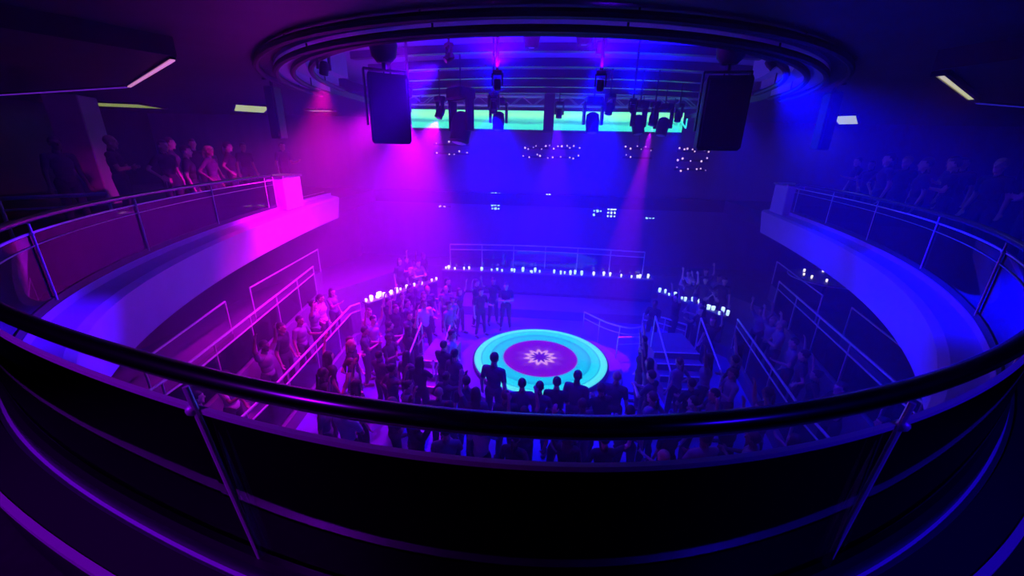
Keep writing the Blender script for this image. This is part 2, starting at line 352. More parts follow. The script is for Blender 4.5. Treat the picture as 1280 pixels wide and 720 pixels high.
def booth_rail(pts, ret, label):
    o = pts[0]; t = empty('booth_rail', (o[0], o[1], 1.35), label=label, cat='rail')
    P = [(x-o[0], y-o[1], 1.35) for x, y in pts]
    MB().sweep(P, circ(.022, 8)).build('rail', m_rail, t, True)
    e = P[-1]; MB().cyl((e[0], e[1], 0), e, .02).build('post', m_rail, t, True)
    MB().cyl((0, 0, 0), (0, 0, 1.35), .02).build('post', m_rail, t, True)
    MB().sweep([(x, y, 0) for x, y, z in P], rect(-.02, .02, 0, .55)).build('kick_panel', m_riser, t)
booth_rail([(-7.9, 12.6), (-7.28, 8.54)], 1, 'thin rail behind the left long rail, farther piece with a bent end')
booth_rail([(-7.15, 7.6), (-6.4, 5.0)], 1, 'thin rail behind the left long rail, nearer piece')
booth_rail([(7.9, 13.7), (7.2, 10.2)], 1, 'thin rail behind the right long rail, farther piece beside the round table')
booth_rail([(7.35, 9.37), (6.55, 6.3)], 1, 'thin rail behind the right long rail, nearer piece')

# counters that carry the rows of candle glasses
def counter(path, z, h, label, d=.3):
    o = path[0]; t = empty('counter', (o[0], o[1], z), label=label, cat='counter'); P = [(x-o[0], y-o[1]) for x, y in path]
    MB().sweep(z3(P, h-.05), rect(-d/2, d/2, 0, .05)).build('worktop', m_riser, t)
    MB().sweep(z3(P, 0), rect(-.04, .04, 0, h-.05)).build('front_panel', m_tier, t)
    MB().sweep(z3(P, 0), rect(-.07, .07, 0, .1)).build('plinth', m_black, t)
cl = [(-5.75, 11.35), (-4.15, 14.05)]; cr = [(4.25, 14.05), (5.75, 11.95)]; cf = [(-4.3, 15.5), (-2, 15.6), (0, 15.6), (2.2, 15.6), (4.4, 15.5)]
counter(cl, .35, .98, 'narrow counter on the slanting far left edge of the pit')
counter(cr, .35, .98, 'narrow counter on the slanting far right edge of the pit')
counter(cf, .35, .98, 'long narrow counter across the far edge of the pit')
def candle_mesh(m):
    b = MB().lathe([(.03, 0), (.045, .02), (.055, .09), (.05, .12), (.042, .12), (.04, .05)], n=8); return b, m
def candles(spots, z, group, label, m, k=1.0):
    first = None
    for x, y in spots:
        if first is None:
            first = MB().lathe([(.028, 0), (.04, .02), (.05, .09), (.045, .13), (.036, .13), (.03, .05), (.001, .05)], n=8).build('candle_glass', m, None, True); o = first
        else: o = first.copy(); C.objects.link(o)
        o.location = (x, y, z); s = k*random.uniform(.7, 1.25); o.scale = (s, s, s*random.uniform(.8, 1.3)); tag(o, label=label, cat='candle', group=group)
def along(path, ts, jit=.1):
    L = resample(path, .05); return [(L[int(t*(len(L)-1))][0]+random.uniform(-jit, jit), L[int(t*(len(L)-1))][1]+random.uniform(-jit, jit)) for t in ts]
candles(along(cl, [.02, .05, .09, .1, .15, .18, .22, .25, .3, .33, .36, .42, .45, .5, .55, .6, .66, .78, .88, .97]), 1.33, 'candle glasses on the left counter', 'small pink-white candle glass on the slanting left counter', m_cup)
candles(along(cf, [.01, .04, .07, .1, .14]), 1.33, 'candle glasses at the left end of the far counter', 'small pink-white candle glass at the left end of the far counter', m_cup)
candles(along(cf, [.2, .23, .27, .3, .33, .36, .39, .4, .42, .44, .46, .48, .55, .57, .6, .63, .64, .67]), 1.33, 'candle glasses along the middle of the far counter', 'small bluish candle glass on the middle of the far counter', m_cup_b)
candles(along(cf, [.73, .77, .81, .85, .9, .93, .95, .97]), 1.33, 'candle glasses at the right end of the far counter', 'small pale candle glass at the right end of the far counter', m_cup)
candles(along(cr, [.03, .15, .2, .24, .3, .42, .48, .52, .56, .6, .64, .67, .7, .74, .78, .8, .84, .88, .92, .96, .98], .13), 1.33, 'candle glasses on the right counter', 'small white candle glass crowded on the slanting right counter', m_cup_b)

# ------------------------------------------------------------------ round stage with floor screen
st = empty('round_stage', (0, 10.33, 0), label='round raised stage with glowing cyan and purple floor screen', cat='stage')
MB().lathe([(2.4, 0), (2.4, .14), (2.34, .16), (0, .16)], n=72).build('lower_step', m_riser, st, True)
MB().lathe([(2.0, .16), (2.0, .28), (1.96, .3), (1.0, .3)], n=72).build('platform', m_black2, st, True)
o = MB().lathe([(1.08, 0), (1.95, 0), (1.95, .008), (1.08, .008)], n=72).build('outer_screen', m_ring, st, loc=(0, 0, .302))
o = MB().lathe([(1e-5, 0), (1.08, 0), (1.08, .01), (1e-5, .01)], n=72).build('inner_screen', m_core, st, loc=(0, 0, .302))

def stairs(loc, rz, w_, n, label):
    t = empty('stairs', loc, rz, label=label, cat='stairs')
    for i in range(n):
        MB().box((0, i*.34+.17, .085*(i+1)), (w_, .34, .17*(i+1)), bev=.008).build('tread', m_riser, t)
        MB().box((0, i*.34+.02, .17*(i+1)+.006), (w_, .05, .014)).build('nosing', m_rail, t)
    for s in (-1, 1):
        MB().cyl((s*w_/2, .1, 0), (s*w_/2, .1, 1.0), .02).cyl((s*w_/2, n*.34, .17*n), (s*w_/2, n*.34, .17*n+.95), .02).cyl((s*w_/2, .1, 1.0), (s*w_/2, n*.34, .17*n+.95), .022).build('handrail', m_rail, t, True)
    MB().box((0, n*.34+.5, .085*n), (w_, 1.0, .17*n)).build('landing', m_riser, t)
stairs((3.85, 8.7, 0), 0.05, 1.25, 5, 'dark steps with shiny nosings right of the round stage')
stairs((-2.9, 8.0, 0), -.05, .8, 4, 'narrow dark steps in the crowd left of the round stage')
def curved_rail(pts, label):
    o = pts[0]; t = empty('curved_handrail', (o[0], o[1], 0), label=label, cat='handrail'); P = catmull([(x-o[0], y-o[1]) for x, y in pts], 6)
    MB().sweep(z3(P, .85), circ(.03, 8)).build('rail', m_rail, t, True); MB().sweep(z3(P, .62), circ(.02, 8)).build('lower_rail', m_rail, t, True)
    for x, y in resample(P, .8): MB().cyl((x, y, 0), (x, y, .85), .018).build('post', m_rail, t, True)
curved_rail([(1.45, 12.75), (2.1, 11.95), (2.75, 11.6), (3.2, 11.75)], 'curved handrail swooping right of the round stage')
curved_rail([(2.3, 10.85), (2.8, 10.95), (3.15, 11.05)], 'short low handrail beside the right steps')
curved_rail([(3.5, 12.9), (4.1, 12.6), (4.7, 12.1)], 'low handrail in front of the right counter')

# ------------------------------------------------------------------ round tables under the balconies
def wine_glass():
    return MB().lathe([(.035, 0), (.004, .01), (.004, .08), (.035, .12), (.038, .17), (.03, .2)], n=8)
def round_table(loc, r, label):
    t = empty('round_table', loc, 0, label=label, cat='table')
    MB().lathe([(r-.02, .96), (r, .98), (r, 1.0), (r-.02, 1.02), (.001, 1.02)], n=40).build('table_top', m_riser, t, True)
    MB().lathe([(r, .965), (r+.012, .975), (r+.012, 1.0), (r, 1.005)], n=40).build('edge_band', m_rail, t, True)
    MB().cyl((0, 0, .03), (0, 0, .96), .05, n=14).build('pedestal', m_black2, t, True); MB().lathe([(r*.5, 0), (r*.45, .03), (.05, .05)], n=30).build('base', m_black2, t, True)
round_table((9.3, 13.2, 1.35), 1.1, 'round high table with glowing candle glasses under the right balcony')
candles([(9.3+.7*cos(a), 13.2+.7*sin(a)) for a in (.3, 1.2, 2.2, 3.0, 3.5, 4.1, 4.8, 5.2)], 2.37, 'candle glasses on the round table', 'small candle glass on the round table under the right balcony', m_cup, .6)

# ------------------------------------------------------------------ ceilings
CZ = 7.35; CC = (-.3, 9.95)
arc = [(CC[0]+5.3*cos(a), CC[1]+5.3*sin(a)) for a in [pi+i*pi/40 for i in range(41)]]
holec = arc + [(5.0, 17.3), (-5.6, 17.3)]
slab_with_hole('ceiling', ROOM, holec, CZ, CZ+.15, m_ceil_dark, 'dark ceiling over the balconies')
b = MB().box((0, 11, 8.15), (13, 14, .1)); struct('ceiling', b, m_ceil, 'raised ceiling over the pit')
# stepped cove rings, front half
def arcp(r, z, a0=pi, a1=2*pi, n=48, cy=CC[1]): return [(CC[0]+r*cos(a0+(a1-a0)*i/n), cy+r*sin(a0+(a1-a0)*i/n), z) for i in range(n+1)]
b = MB()
for r, z0, z1 in ((5.3, 7.3, 8.1), (5.06, 7.45, 8.1), (4.82, 7.6, 8.1)): b.sweep(arcp(r, 0), rect(0, .26, z0, z1))
struct('trim_5', b, m_cove, 'stepped curved cove around the ceiling opening')
for k, (r, z, rr, lab) in enumerate(((5.55, 7.28, .05, 'outermost'), (5.28, 7.22, .045, 'second'), (5.02, 7.26, .045, 'third'), (4.72, 7.36, .05, 'innermost'))):
    t = empty('lighting_pipe', (0, CC[1], z), label='%s curved black lighting pipe under the ceiling cove' % lab, cat='pipe')
    MB().sweep([(x, y-CC[1], 0) for x, y, _ in arcp(r, 0)], circ(rr, 8)).build('pipe', m_black, t, True)
    for a in range(8):
        an = pi+(a+.5)*pi/8; MB().cyl((CC[0]+r*cos(an), r*sin(an), 0), (CC[0]+r*cos(an), r*sin(an), (7.36 if r > 5.3 else 7.31 if r > 5.06 else 7.46 if r > 4.8 else 8.1)-z), .012).build('hanger', m_black, t)
# beams of the raised ceiling
for k, (y0, z, hw, lab) in enumerate(((9.0, 7.95, 4.6, 'nearest'), (10.3, 7.92, 4.8, 'second'), (11.6, 7.9, 4.9, 'third'), (12.9, 7.88, 5.0, 'fourth'), (14.0, 7.86, 5.0, 'farthest'))):
    P = [(x, 14*(1-cos(x/14)), 0) for x in [-hw+2*hw*i/24 for i in range(25)]]
    t = MB().sweep(P, rect(-.08, .08, 0, 8.1-z)).build('ceiling_beam', m_black2, None); t.location = (0, y0, z)
    tag(t, label='%s curved dark beam under the raised ceiling' % lab, cat='beam', group='ceiling beams')
def downlight(x, y, z, label):
    t = empty('ceiling_spotlight', (x, y, z), label=label, cat='spotlight', group='small drum spotlights on the raised ceiling')
    MB().lathe([(.05, 0), (.05, -.05), (.16, -.06), (.13, -.24), (.1, -.25), (.001, -.22)], n=16).build('housing', m_black, t, True)
    MB().lathe([(.1, -.235), (.001, -.24)], n=16).build('lens', m_metal, t, True)
downlight(-.45, 8.3, 8.1, 'small drum spotlight, near left one over the pit'); downlight(.5, 8.1, 8.1, 'small drum spotlight, near right one over the pit')
downlight(-1.5, 11.6, 8.1, 'small drum spotlight, far left one over the pit'); downlight(1.3, 11.5, 8.1, 'small drum spotlight, far right one over the pit')

# fill spotlights added out of view above the viewer to brighten near curb and glass
for x, y, tx, ty, col, e, lab in ((-2.6, -.7, -1.7, 1.0, (.3, 0, 1), 240, 'violet fill spotlight added above the near left glass'), (2.6, -.5, 1.9, 1.4, (.02, 0, 1), 260, 'blue fill spotlight added above the near right glass')):
    t = empty('ceiling_spotlight', (x, y, CZ), label=lab, cat='spotlight')
    MB().lathe([(.05, 0), (.05, -.05), (.12, -.06), (.1, -.2), (.08, -.2), (.001, -.1)], n=16).build('housing', m_black, t, True)
    ld = bpy.data.lights.new('beam', 'SPOT'); ld.color = col; ld.energy = e; ld.spot_size = radians(75); ld.spot_blend = 1; ld.shadow_soft_size = .03
    lo = bpy.data.objects.new('beam', ld); C.objects.link(lo); lo.parent = t; lo.location = (0, 0, -.22); lo.rotation_euler = (Vector((tx, ty, 4.6))-Vector((x, y, CZ))).to_track_quat('-Z', 'Y').to_euler()

# soffits over the side balconies with light strips
def prism(poly, z0, z1):
    n = len(poly); b = MB(); b.add([(x, y, z0) for x, y in poly]+[(x, y, z1) for x, y in poly], [tuple(range(n-1, -1, -1)), tuple(range(n, 2*n))]+[(i, (i+1) % n, n+(i+1) % n, n+i) for i in range(n)]); return b
struct('ceiling', prism([(-5.0, 5.46), (-8.35, 7.9), (-18, 10.7), (-18, 2), (-7, 2)], 7.12, CZ), m_ceil_dark, 'dropped ceiling panel over the left balcony')
struct('ceiling', prism([(4.8, 6.1), (7.45, 8.5), (7.9, 8.9), (18, 12.6), (18, 2), (7, 2)], 7.12, CZ), m_ceil_dark, 'dropped ceiling panel over the right balcony')
def strip(a, b_, m, label, wd=.05):
    t = empty('strip_light', ((a[0]+b_[0])/2, (a[1]+b_[1])/2, 7.1), atan2(b_[1]-a[1], b_[0]-a[0]), label=label, cat='strip light'); L = hypot(b_[0]-a[0], b_[1]-a[1])
    MB().box((0, 0, 0), (L, wd+.02, .03)).build('channel', m_black2, t); MB().box((0, 0, -.02), (L-.02, wd, .02)).build('diffuser', m, t)
strip((-5.05, 5.44), (-8.33, 7.82), m_strip_p, 'thin pink strip light slanting across the left ceiling')
strip((-8.45, 7.88), (-17.8, 10.6), m_strip_v, 'long violet strip light along the left ceiling edge')
strip((7.95, 8.86), (17.8, 12.45), m_strip_b, 'dim blue strip light along the right ceiling edge')
def panel_lamp(loc, rz, w_, d, m, label, zz=7.32):
    t = empty('ceiling_lamp', (loc[0], loc[1], zz), rz, label=label, cat='ceiling lamp')
    b = MB(); b.box((0, d/2, 0), (w_, .05, .06)).box((0, -d/2, 0), (w_, .05, .06)).box((w_/2, 0, 0), (.05, d, .06)).box((-w_/2, 0, 0), (.05, d, .06)); b.build('frame', m_black2, t)
    MB().box((0, 0, 0), (w_-.05, d-.05, .03)).build('diffuser', m, t)
panel_lamp((-10.7, 14.3), 2.27, 3.0, 1.0, m_warm, 'warm rectangular ceiling lamp beyond the left balcony')
panel_lamp((-8.3, 14.6), 0, .9, .5, m_warmdim, 'small dim warm ceiling lamp left of the haze')
panel_lamp((9.9, 15.3), .95, 3.8, .6, m_warm, 'warm long ceiling lamp beyond the right balcony')
panel_lamp((6.15, 7.22), .736, 3.3, .13, m_warm, 'bright slanting bar lamp over the right balcony', 7.09)
panel_lamp((-15.4, 13.6), .3, 2.6, 1.6, m_warmdim, 'yellow glowing ceiling lamp at the far left')

# pillar
t = empty('square_pillar', (-11.9, 9.6, FL), .35, label='pale grey square pillar standing on the left balcony', cat='pillar')
MB().box((0, 0, 1.39), (.7, .7, 2.76), bev=.02).build('shaft', m_pillar, t); MB().box((0, 0, .08), (.78, .78, .16)).build('base', m_black2, t)

# ------------------------------------------------------------------ LED screen, truss, wall signs
sc = empty('led_screen', (-.33, 16.0, 7.2), label='long narrow cyan and green LED screen across the far end', cat='screen')
MB().box((0, .06, 0), (10.3, .08, .84)).build('cabinet', m_black, sc)
MB().box((0, 0, 0), (10.2, .02, .66)).build('display', m_screen, sc)
for x in (-4.8, -1.6, 1.6, 4.8): MB().box((x, .06, .65), (.08, .06, .48)).build('bracket', m_black, sc)
# lit letters in the right end of the display
def text(parent, s, loc, size, m):
    cu = bpy.data.curves.new('letters', 'FONT'); cu.body = s; cu.size = size; cu.extrude = .006; cu.align_x = 'CENTER'
    ob = bpy.data.objects.new('letters', cu); C.objects.link(ob); dg = bpy.context.evaluated_depsgraph_get()
    me = bpy.data.meshes.new_from_object(ob.evaluated_get(dg)); bpy.data.objects.remove(ob)
    o = bpy.data.objects.new('letters', me); C.objects.link(o); me.materials.clear(); me.materials.append(m); o.parent = parent; o.location = loc; o.rotation_euler = (pi/2, 0, 0); return o
m_let = mat('cyan_letters', (.2, .8, 1), .3, emit=(.05, .75, 1), es=1.4)
tr = empty('lighting_truss', (-.3, 15.3, 7.78), label='box lighting truss spanning above the LED screen', cat='truss')
for dy, dz in ((-.15, -.15), (.15, -.15), (-.15, .15), (.15, .15)): MB().cyl((-5.6, dy, dz), (5.6, dy, dz), .025).build('chord', m_metal, tr, True)
b = MB()
for i in range(28):
    x = -5.6+i*.4
    for dy in (-.15, .15): b.cyl((x, dy, -.15 if i % 2 else .15), (x+.4, dy, .15 if i % 2 else -.15), .012, n=6)
    b.cyl((x, -.15, -.15), (x, .15, -.15), .012, n=6)
b.build('lattice', m_metal, tr)
for x in (-4.5, -1.5, 1.5, 4.5): MB().cyl((x, 0, -.1), (x, 0, .33), .02).build('hanger', m_black2, tr)
# mid post before the screen
t = empty('hanging_post', (-.12, 15.0, 6.78), label='square dark post hanging before the middle of the screen', cat='post')
MB().box((0, 0, .66), (.36, .3, 1.32), bev=.01).build('column', m_black2, t); MB().box((0, 0, 0), (.42, .36, .05)).build('foot_plate', m_black, t)

def lamp_bar(x0, x1, z, y, rows, n, m, label):
    t = empty('lamp_bar', ((x0+x1)/2, y, z), label=label, cat='light bar', group=None); L = x1-x0
    MB().cyl((0, 0, .06), (0, .05, 8.1-z), .015).build('hanger', m_black, t)
    for r in range(rows):
        MB().box((0, .05, -r*.3), (L, .05, .06)).build('batten', m_black2, t)
        k = 0
        for i in range(n):
            if random.random() < .2: continue
            MB().sphere((-L/2+L*(i+.5)/n+random.uniform(-.04, .04), -.0, -r*.3+random.uniform(-.05, .1)), random.uniform(.016, .036), 6).build('bulb', m, t, True)
lamp_bar(-1.0, 1.05, 6.2, 14.6, 2, 14, m_dot, 'double row of tiny pink bulbs below the middle of the screen')
lamp_bar(2.5, 3.5, 6.25, 14.6, 2, 6, m_dot, 'short bar of pink bulbs right of the middle bulbs')
lamp_bar(-4.2, -2.9, 6.25, 14.6, 2, 6, m_dot, 'short bar of pink bulbs left of the middle bulbs')
lamp_bar(4.3, 5.4, 6.2, 14.6, 3, 8, m_dot, 'triple row of tiny bulbs below the right speaker')
def wall_sign(x, z, w_, h, cols, rows, m, label):
    t = empty('wall_sign', (x, 17.36, z), label=label, cat='sign'); MB().box((0, 0, 0), (w_, .04, h)).build('backing', m_black, t)
    b = MB()
    for i in range(cols):
        for j in range(rows):
            if random.random() < .22: continue
            b = MB(); b.box((-w_/2+w_*(i+.5)/cols, -.03, -h/2+h*(j+.5)/rows), (w_/cols*random.uniform(.4, .9), .02, h/rows*random.uniform(.3, .75)), ry=random.uniform(-.5, .5)); b.build('lit_mark', m, t)
wall_sign(-2.3, 4.0, .42, .8, 3, 5, m_mark, 'small lit sign on the back wall, left of centre')
wall_sign(2.15, 3.9, .42, .85, 3, 5, m_mark, 'narrow dimmer lit sign of the right pair on the back wall')
wall_sign(2.75, 3.9, .42, .9, 3, 6, m_mark2, 'narrow brighter lit sign of the right pair on the back wall')
wall_sign(0, 4.35, .22, .1, 2, 1, m_mark2, 'tiny lit mark at the middle of the back wall')
wall_sign(4.4, 3.5, .42, .1, 3, 1, m_mark, 'small lit dash at the right of the back wall')
wall_sign(-4.6, 3.7, .6, .08, 3, 1, m_dot, 'faint pink dash at the left of the back wall')

# ------------------------------------------------------------------ loudspeakers
def speaker(loc, rz, label):
    t = empty('hanging_loudspeaker', loc, rz, label=label, cat='loudspeaker', group='pair of hanging loudspeakers')
    # tapered cabinet, origin at its bottom centre
    b = MB(); prof = [(-.28, -.2), (.28, -.2), (.22, .3), (-.22, .3)]
    vs = [(x*.9, y*.9, 0) for x, y in prof]+[(x, y, .04) for x, y in prof]+[(x, y, .88) for x, y in prof]+[(x*.95, y*.95, .92) for x, y in prof]
    fs = [(3, 2, 1, 0), (12, 13, 14, 15)]+[(r*4+i, r*4+(i+1) % 4, (r+1)*4+(i+1) % 4, (r+1)*4+i) for r in range(3) for i in range(4)]
    b.add(vs, fs); b.build('cabinet', m_black, t)
    b = MB().box((0, -.21, .46), (.5, .02, .82), bev=.004); b.build('grille', m_black2, t)
    MB().box((-.295, 0.02, .5), (.02, .1, .5)).box((.295, .02, .5), (.02, .1, .5)).box((0, .02, .99), (.6, .1, .02)).box((-.295, .02, .86), (.02, .1, .26)).box((.295, .02, .86), (.02, .1, .26)).build('yoke', m_black, t)
    MB().cyl((0, .02, .99), (0, .02, 2.0), .035).build('stem', m_black, t)
    MB().lathe([(.1, 1.08), (.17, 1.16), (.2, 1.3), (.18, 1.42), (.1, 1.45)], n=16).build('motor_hoist', m_black, t, True)
    b = MB().sweep([(0, .3, .7), (.02, .34, .8)], circ(.01, 6)); b.cyl((0, .3, .7), (.05, .33, 1.1), .01, n=6).build('cable', m_black, t)
speaker((-2.42, 6.1, 6.1), .55, 'black loudspeaker hanging left of the screen')
speaker((2.3, 6.1, 6.1), -.12, 'black loudspeaker hanging right of the screen')

def column_speaker(loc, label):
    t = empty('column_fixture', loc, label=label, cat='lamp fixture', group='slim hanging fixtures at the ring ends')
    MB().box((0, 0, .55), (.22, .26, 1.0), bev=.02).build('housing', m_black, t); MB().box((0, -.14, .55), (.16, .02, .9)).build('front_grille', m_black2, t)
    MB().cyl((0, 0, 1.05), (0, 0, 1.22), .03).box((0, 0, 1.2), (.3, .1, .06)).build('bracket', m_black, t)
column_speaker((-5.75, 8.4, 6.14), 'slim black fixture hanging at the left end of the pipes')
column_speaker((5.15, 8.5, 6.14), 'slim black fixture hanging at the right end of the pipes')

# ------------------------------------------------------------------ moving head lamps
def moving_head(loc, target, label, sc_=1.0, top=8.1):
    t = empty('moving_head_lamp', loc, label=label, cat='stage light')
    L = Vector(target)-Vector(loc); hz = atan2(L.y, L.x)-pi/2
    q = L.to_track_quat('-Z', 'Y').to_matrix().to_4x4(); s = sc_
    MB().box((0, 0, .42*s), (.34*s, .26*s, .14*s), rz=hz, bev=.02*s).build('base', m_black, t)
    if top-loc[2] > .5*s: MB().cyl((0, 0, .48*s), (0, 0, top-loc[2]), .02).build('clamp_pole', m_black, t)
    b = MB()
    for k in (-1, 1): b.box((k*.19*s*cos(hz), k*.19*s*sin(hz), .17*s), (.05*s, .12*s, .42*s), rz=hz, bev=.01*s)
    b.box((0, 0, .36*s), (.43*s, .12*s, .05*s), rz=hz); b.build('yoke', m_black2, t)
    b = MB().lathe([(.07*s, .2*s), (.125*s, .16*s), (.145*s, .02*s), (.13*s, -.12*s), (.135*s, -.17*s), (.12*s, -.19*s)], n=18, m=q); h = b.build('head', m_black, t, True)
    MB().lathe([(.1*s, -.2*s), (.05*s, -.215*s), (.001, -.22*s)], n=18, m=q).build('lens', m_metal, h, True)
    return t, q
names = ['left beside the left speaker', 'left over the crowd', 'far left in the magenta haze', 'near left over the pit rail', 'near left turned to the near fascia', 'left of the pit centre', 'right of the pit centre', 'far middle behind the post', 'right with the narrow pink beam', 'far right over the counter', 'near right turned to the right fascia', 'right over the right rail', 'near middle over the front of the pit', 'turned up to the ceiling, left one', 'turned up to the ceiling, right one', 'turned up to the ceiling beside the left speaker', 'small one turned up, left of the nearest pair', 'small one turned up, right of the nearest pair']
for k, (loc, tgt, col, watt, cone, blend, rad, bs) in enumerate(LIGHTS):
    t, q = moving_head(loc, tgt, 'black moving head stage light, '+names[k], bs, top=8.1)
    ld = bpy.data.lights.new('beam', 'SPOT'); ld.color = col; ld.energy = watt; ld.spot_size = radians(cone); ld.spot_blend = blend; ld.shadow_soft_size = rad
    lo = bpy.data.objects.new('beam', ld); C.objects.link(lo); lo.parent = t
    d = (Vector(tgt)-Vector(loc)).normalized(); lo.location = d*.2; lo.rotation_euler = q.to_euler()
# dark lamps hanging before the screen
for (x, y, z, s, lab) in ((-2.15, 9.9, 6.55, 1.75, 'large unlit moving head lamp before the left of the screen'), (-1.5, 11.8, 6.85, 1.2, 'unlit moving head lamp second from the left before the screen'),
                          (1.05, 11.2, 6.8, 1.25, 'unlit moving head lamp right of the hanging post'), (2.3, 11.6, 6.8, 1.2, 'unlit moving head lamp before the right part of the screen'), (3.1, 12.2, 6.8, 1.2, 'unlit moving head lamp before the right end of the screen')):
    moving_head((x, y, z), (x+random.uniform(-.6, .6), y-.6, 3), lab, s)
text(sc, 'KN', (4.92, -.03, -.2), .5, m_let)

# ------------------------------------------------------------------ people
def seg_dist(p, a, b):
    ab = b-a; t = max(0, min(1, (p-a).dot(ab)/max(1e-9, ab.length_squared))); return (p-(a+ab*t)).length
def make_pose(arms, lean=0, wide=1.0, stance=.1):
    """joint positions in metres, facing +Y, feet at z = 0"""
    V = Vector; J = {}
    J['pel'] = V((0, 0, .96)); J['chest'] = V((0, lean*.5, 1.28)); J['neck'] = V((0, lean*.8-.01, 1.47)); J['head'] = V((0, lean+.02, 1.63))
    for s, n in ((-1, 'l'), (1, 'r')):
        J['hip'+n] = V((s*.095*wide, 0, .93)); J['knee'+n] = V((s*(.1+stance*.4), .03, .5)); J['ank'+n] = V((s*(.1+stance), -.03 if s > 0 else .02, .08)); J['toe'+n] = J['ank'+n]+V((s*.03, .17, -.045))
        sh = V((s*.185*wide, lean*.7-.01, 1.41)); J['sh'+n] = sh
        mode = arms[0 if s < 0 else 1]
        E_, H = {'down': ((.06, -.03, -.29), (.03, .08, -.25)), 'up': ((.12, .06, .25), (-.02, .05, .26)), 'wave': ((.24, .05, .1), (.06, .06, .27)),
                 'phone': ((.04, .18, -.2), (-.1, .22, .13)), 'hip': ((.17, -.1, -.24), (-.13, .12, -.16)), 'clap': ((.05, .14, -.24), (-.18, .2, .06)), 'drink': ((.06, .08, -.27), (-.03, .25, .05)), 'fold': ((.05, .1, -.27), (-.24, .14, .03))}[mode]
        J['el'+n] = sh+V((s*E_[0], E_[1], E_[2])); J['wr'+n] = J['el'+n]+V((s*H[0], H[1], H[2]))
    return J
def person_meshes(arms, lean, wide, stance, hair, female):
    J = make_pose(arms, lean, wide, stance); b = MB(); bones = []
    def cap(a, c, ra, rc, n=14):
        a = Vector(a); c = Vector(c); b.cyl(a, c, ra, rc, n=n); b.sphere(a, ra, n); b.sphere(c, rc, n)
    def bone(tag_, a, c): bones.append((tag_, Vector(a), Vector(c)))
    fem = female
    # trunk
    b.sphere(J['pel'], 1, 16, (.155 if not fem else .165, .115, .13)); b.sphere(J['pel']+Vector((0, lean*.25, .16)), 1, 16, (.135*wide if not fem else .12, .1, .14)); b.sphere(J['chest'], 1, 16, (.165*wide, .115, .17))
    cap(J['shl']+Vector((.04, 0, -.01)), J['shr']+Vector((-.04, 0, -.01)), .066, .066); b.sphere(J['chest']+Vector((0, .05, .03)), 1, 14, (.13, .085 if fem else .07, .1))
    cap(J['neck']-Vector((0, 0, .04)), J['head']-Vector((0, .02, .05)), .06 if not fem else .052, .05)
    h = J['head']; b.sphere(h+Vector((0, 0, .03)), 1, 18, (.077, .095, .1)); b.sphere(h+Vector((0, .022, -.045)), 1, 16, (.058, .066, .07))
    b.sphere(h+Vector((0, .098, -.01)), 1, 10, (.014, .022, .026)); b.sphere(h+Vector((0, .083, -.055)), 1, 10, (.027, .012, .012)); b.sphere(h+Vector((0, .07, -.095)), 1, 10, (.03, .02, .02))
    for s in (-1, 1): b.sphere(h+Vector((s*.079, -.002, .0)), 1, 10, (.012, .024, .034)); b.sphere(h+Vector((s*.03, .088, .042)), 1, 8, (.026, .01, .008))
    bone('torso', J['pel']+Vector((0, 0, .05)), J['chest']); bone('torso', J['chest'], J['neck']-Vector((0, 0, .05))); bone('neck', J['neck'], h-Vector((0, 0, .08))); bone('head', h-Vector((0, 0, .05)), h+Vector((0, 0, .05)))
    bone('torso', J['shl'], J['shr']); bone('pants', J['pel']-Vector((.08, 0, .02)), J['pel']+Vector((.08, 0, -.02)))
    for s, n in ((-1, 'l'), (1, 'r')):
        cap(J['hip'+n], J['knee'+n], .088, .058); cap(J['knee'+n], J['knee'+n].lerp(J['ank'+n], .35)+Vector((0, -.015, 0)), .056, .06); cap(J['knee'+n].lerp(J['ank'+n], .35), J['ank'+n], .055, .04)
        cap(J['ank'+n]+Vector((0, -.04, -.035)), J['toe'+n], .042, .034)
        bone('pants', J['hip'+n], J['knee'+n]); bone('pants', J['knee'+n], J['ank'+n]); bone('foot', J['ank'+n]-Vector((0, .05, .03)), J['toe'+n])
        cap(J['sh'+n], J['el'+n], .052 if not fem else .043, .04 if not fem else .034); cap(J['el'+n], J['wr'+n], .04 if not fem else .034, .027 if not fem else .024)
        bone('sleeve', J['sh'+n], J['sh'+n].lerp(J['el'+n], .62)); bone('skin', J['sh'+n].lerp(J['el'+n], .75), J['el'+n]); bone('skin', J['el'+n], J['wr'+n])
        # hand: palm, four bent fingers, thumb
        d = (J['wr'+n]-J['el'+n]).normalized(); side = d.cross(Vector((0, 1, 0) if abs(d.y) < .8 else (0, 0, 1))).normalized(); nrm = side.cross(d).normalized(); w0 = J['wr'+n]
        rot = Matrix((side, nrm, d)).transposed().to_4x4(); b.sphere(w0+d*.045, 1, 12, (.04, .02, .052), rot=rot)
        for k, (o_, ln) in enumerate(((-.028, .062), (-.01, .075), (.009, .07), (.027, .055))):
            a0 = w0+d*.08+side*o_; a1 = a0+d*ln*.55+nrm*.008; a2 = a1+d*ln*.4+nrm*.028; cap(a0-d*.02, a1, .0105, .0095, 8); cap(a1, a2, .0095, .0085, 8)
        a0 = w0+d*.03+side*(-.03*(1)); a1 = a0+side*-.028+d*.03+nrm*.012; a2 = a1+d*.028+nrm*.012; cap(a0, a1, .014, .0115, 8); cap(a1, a2, .0115, .0095, 8)
        bone('skin', w0, w0+d*.18)
    tmp = b.build('tmp', m_black); md = tmp.modifiers.new('r', 'REMESH'); md.mode = 'VOXEL'; md.voxel_size = .0095; md.use_smooth_shade = True
    sm = tmp.modifiers.new('s', 'SMOOTH'); sm.iterations = 3; sm.factor = .5
    dc = tmp.modifiers.new('d', 'DECIMATE'); dc.ratio = .22
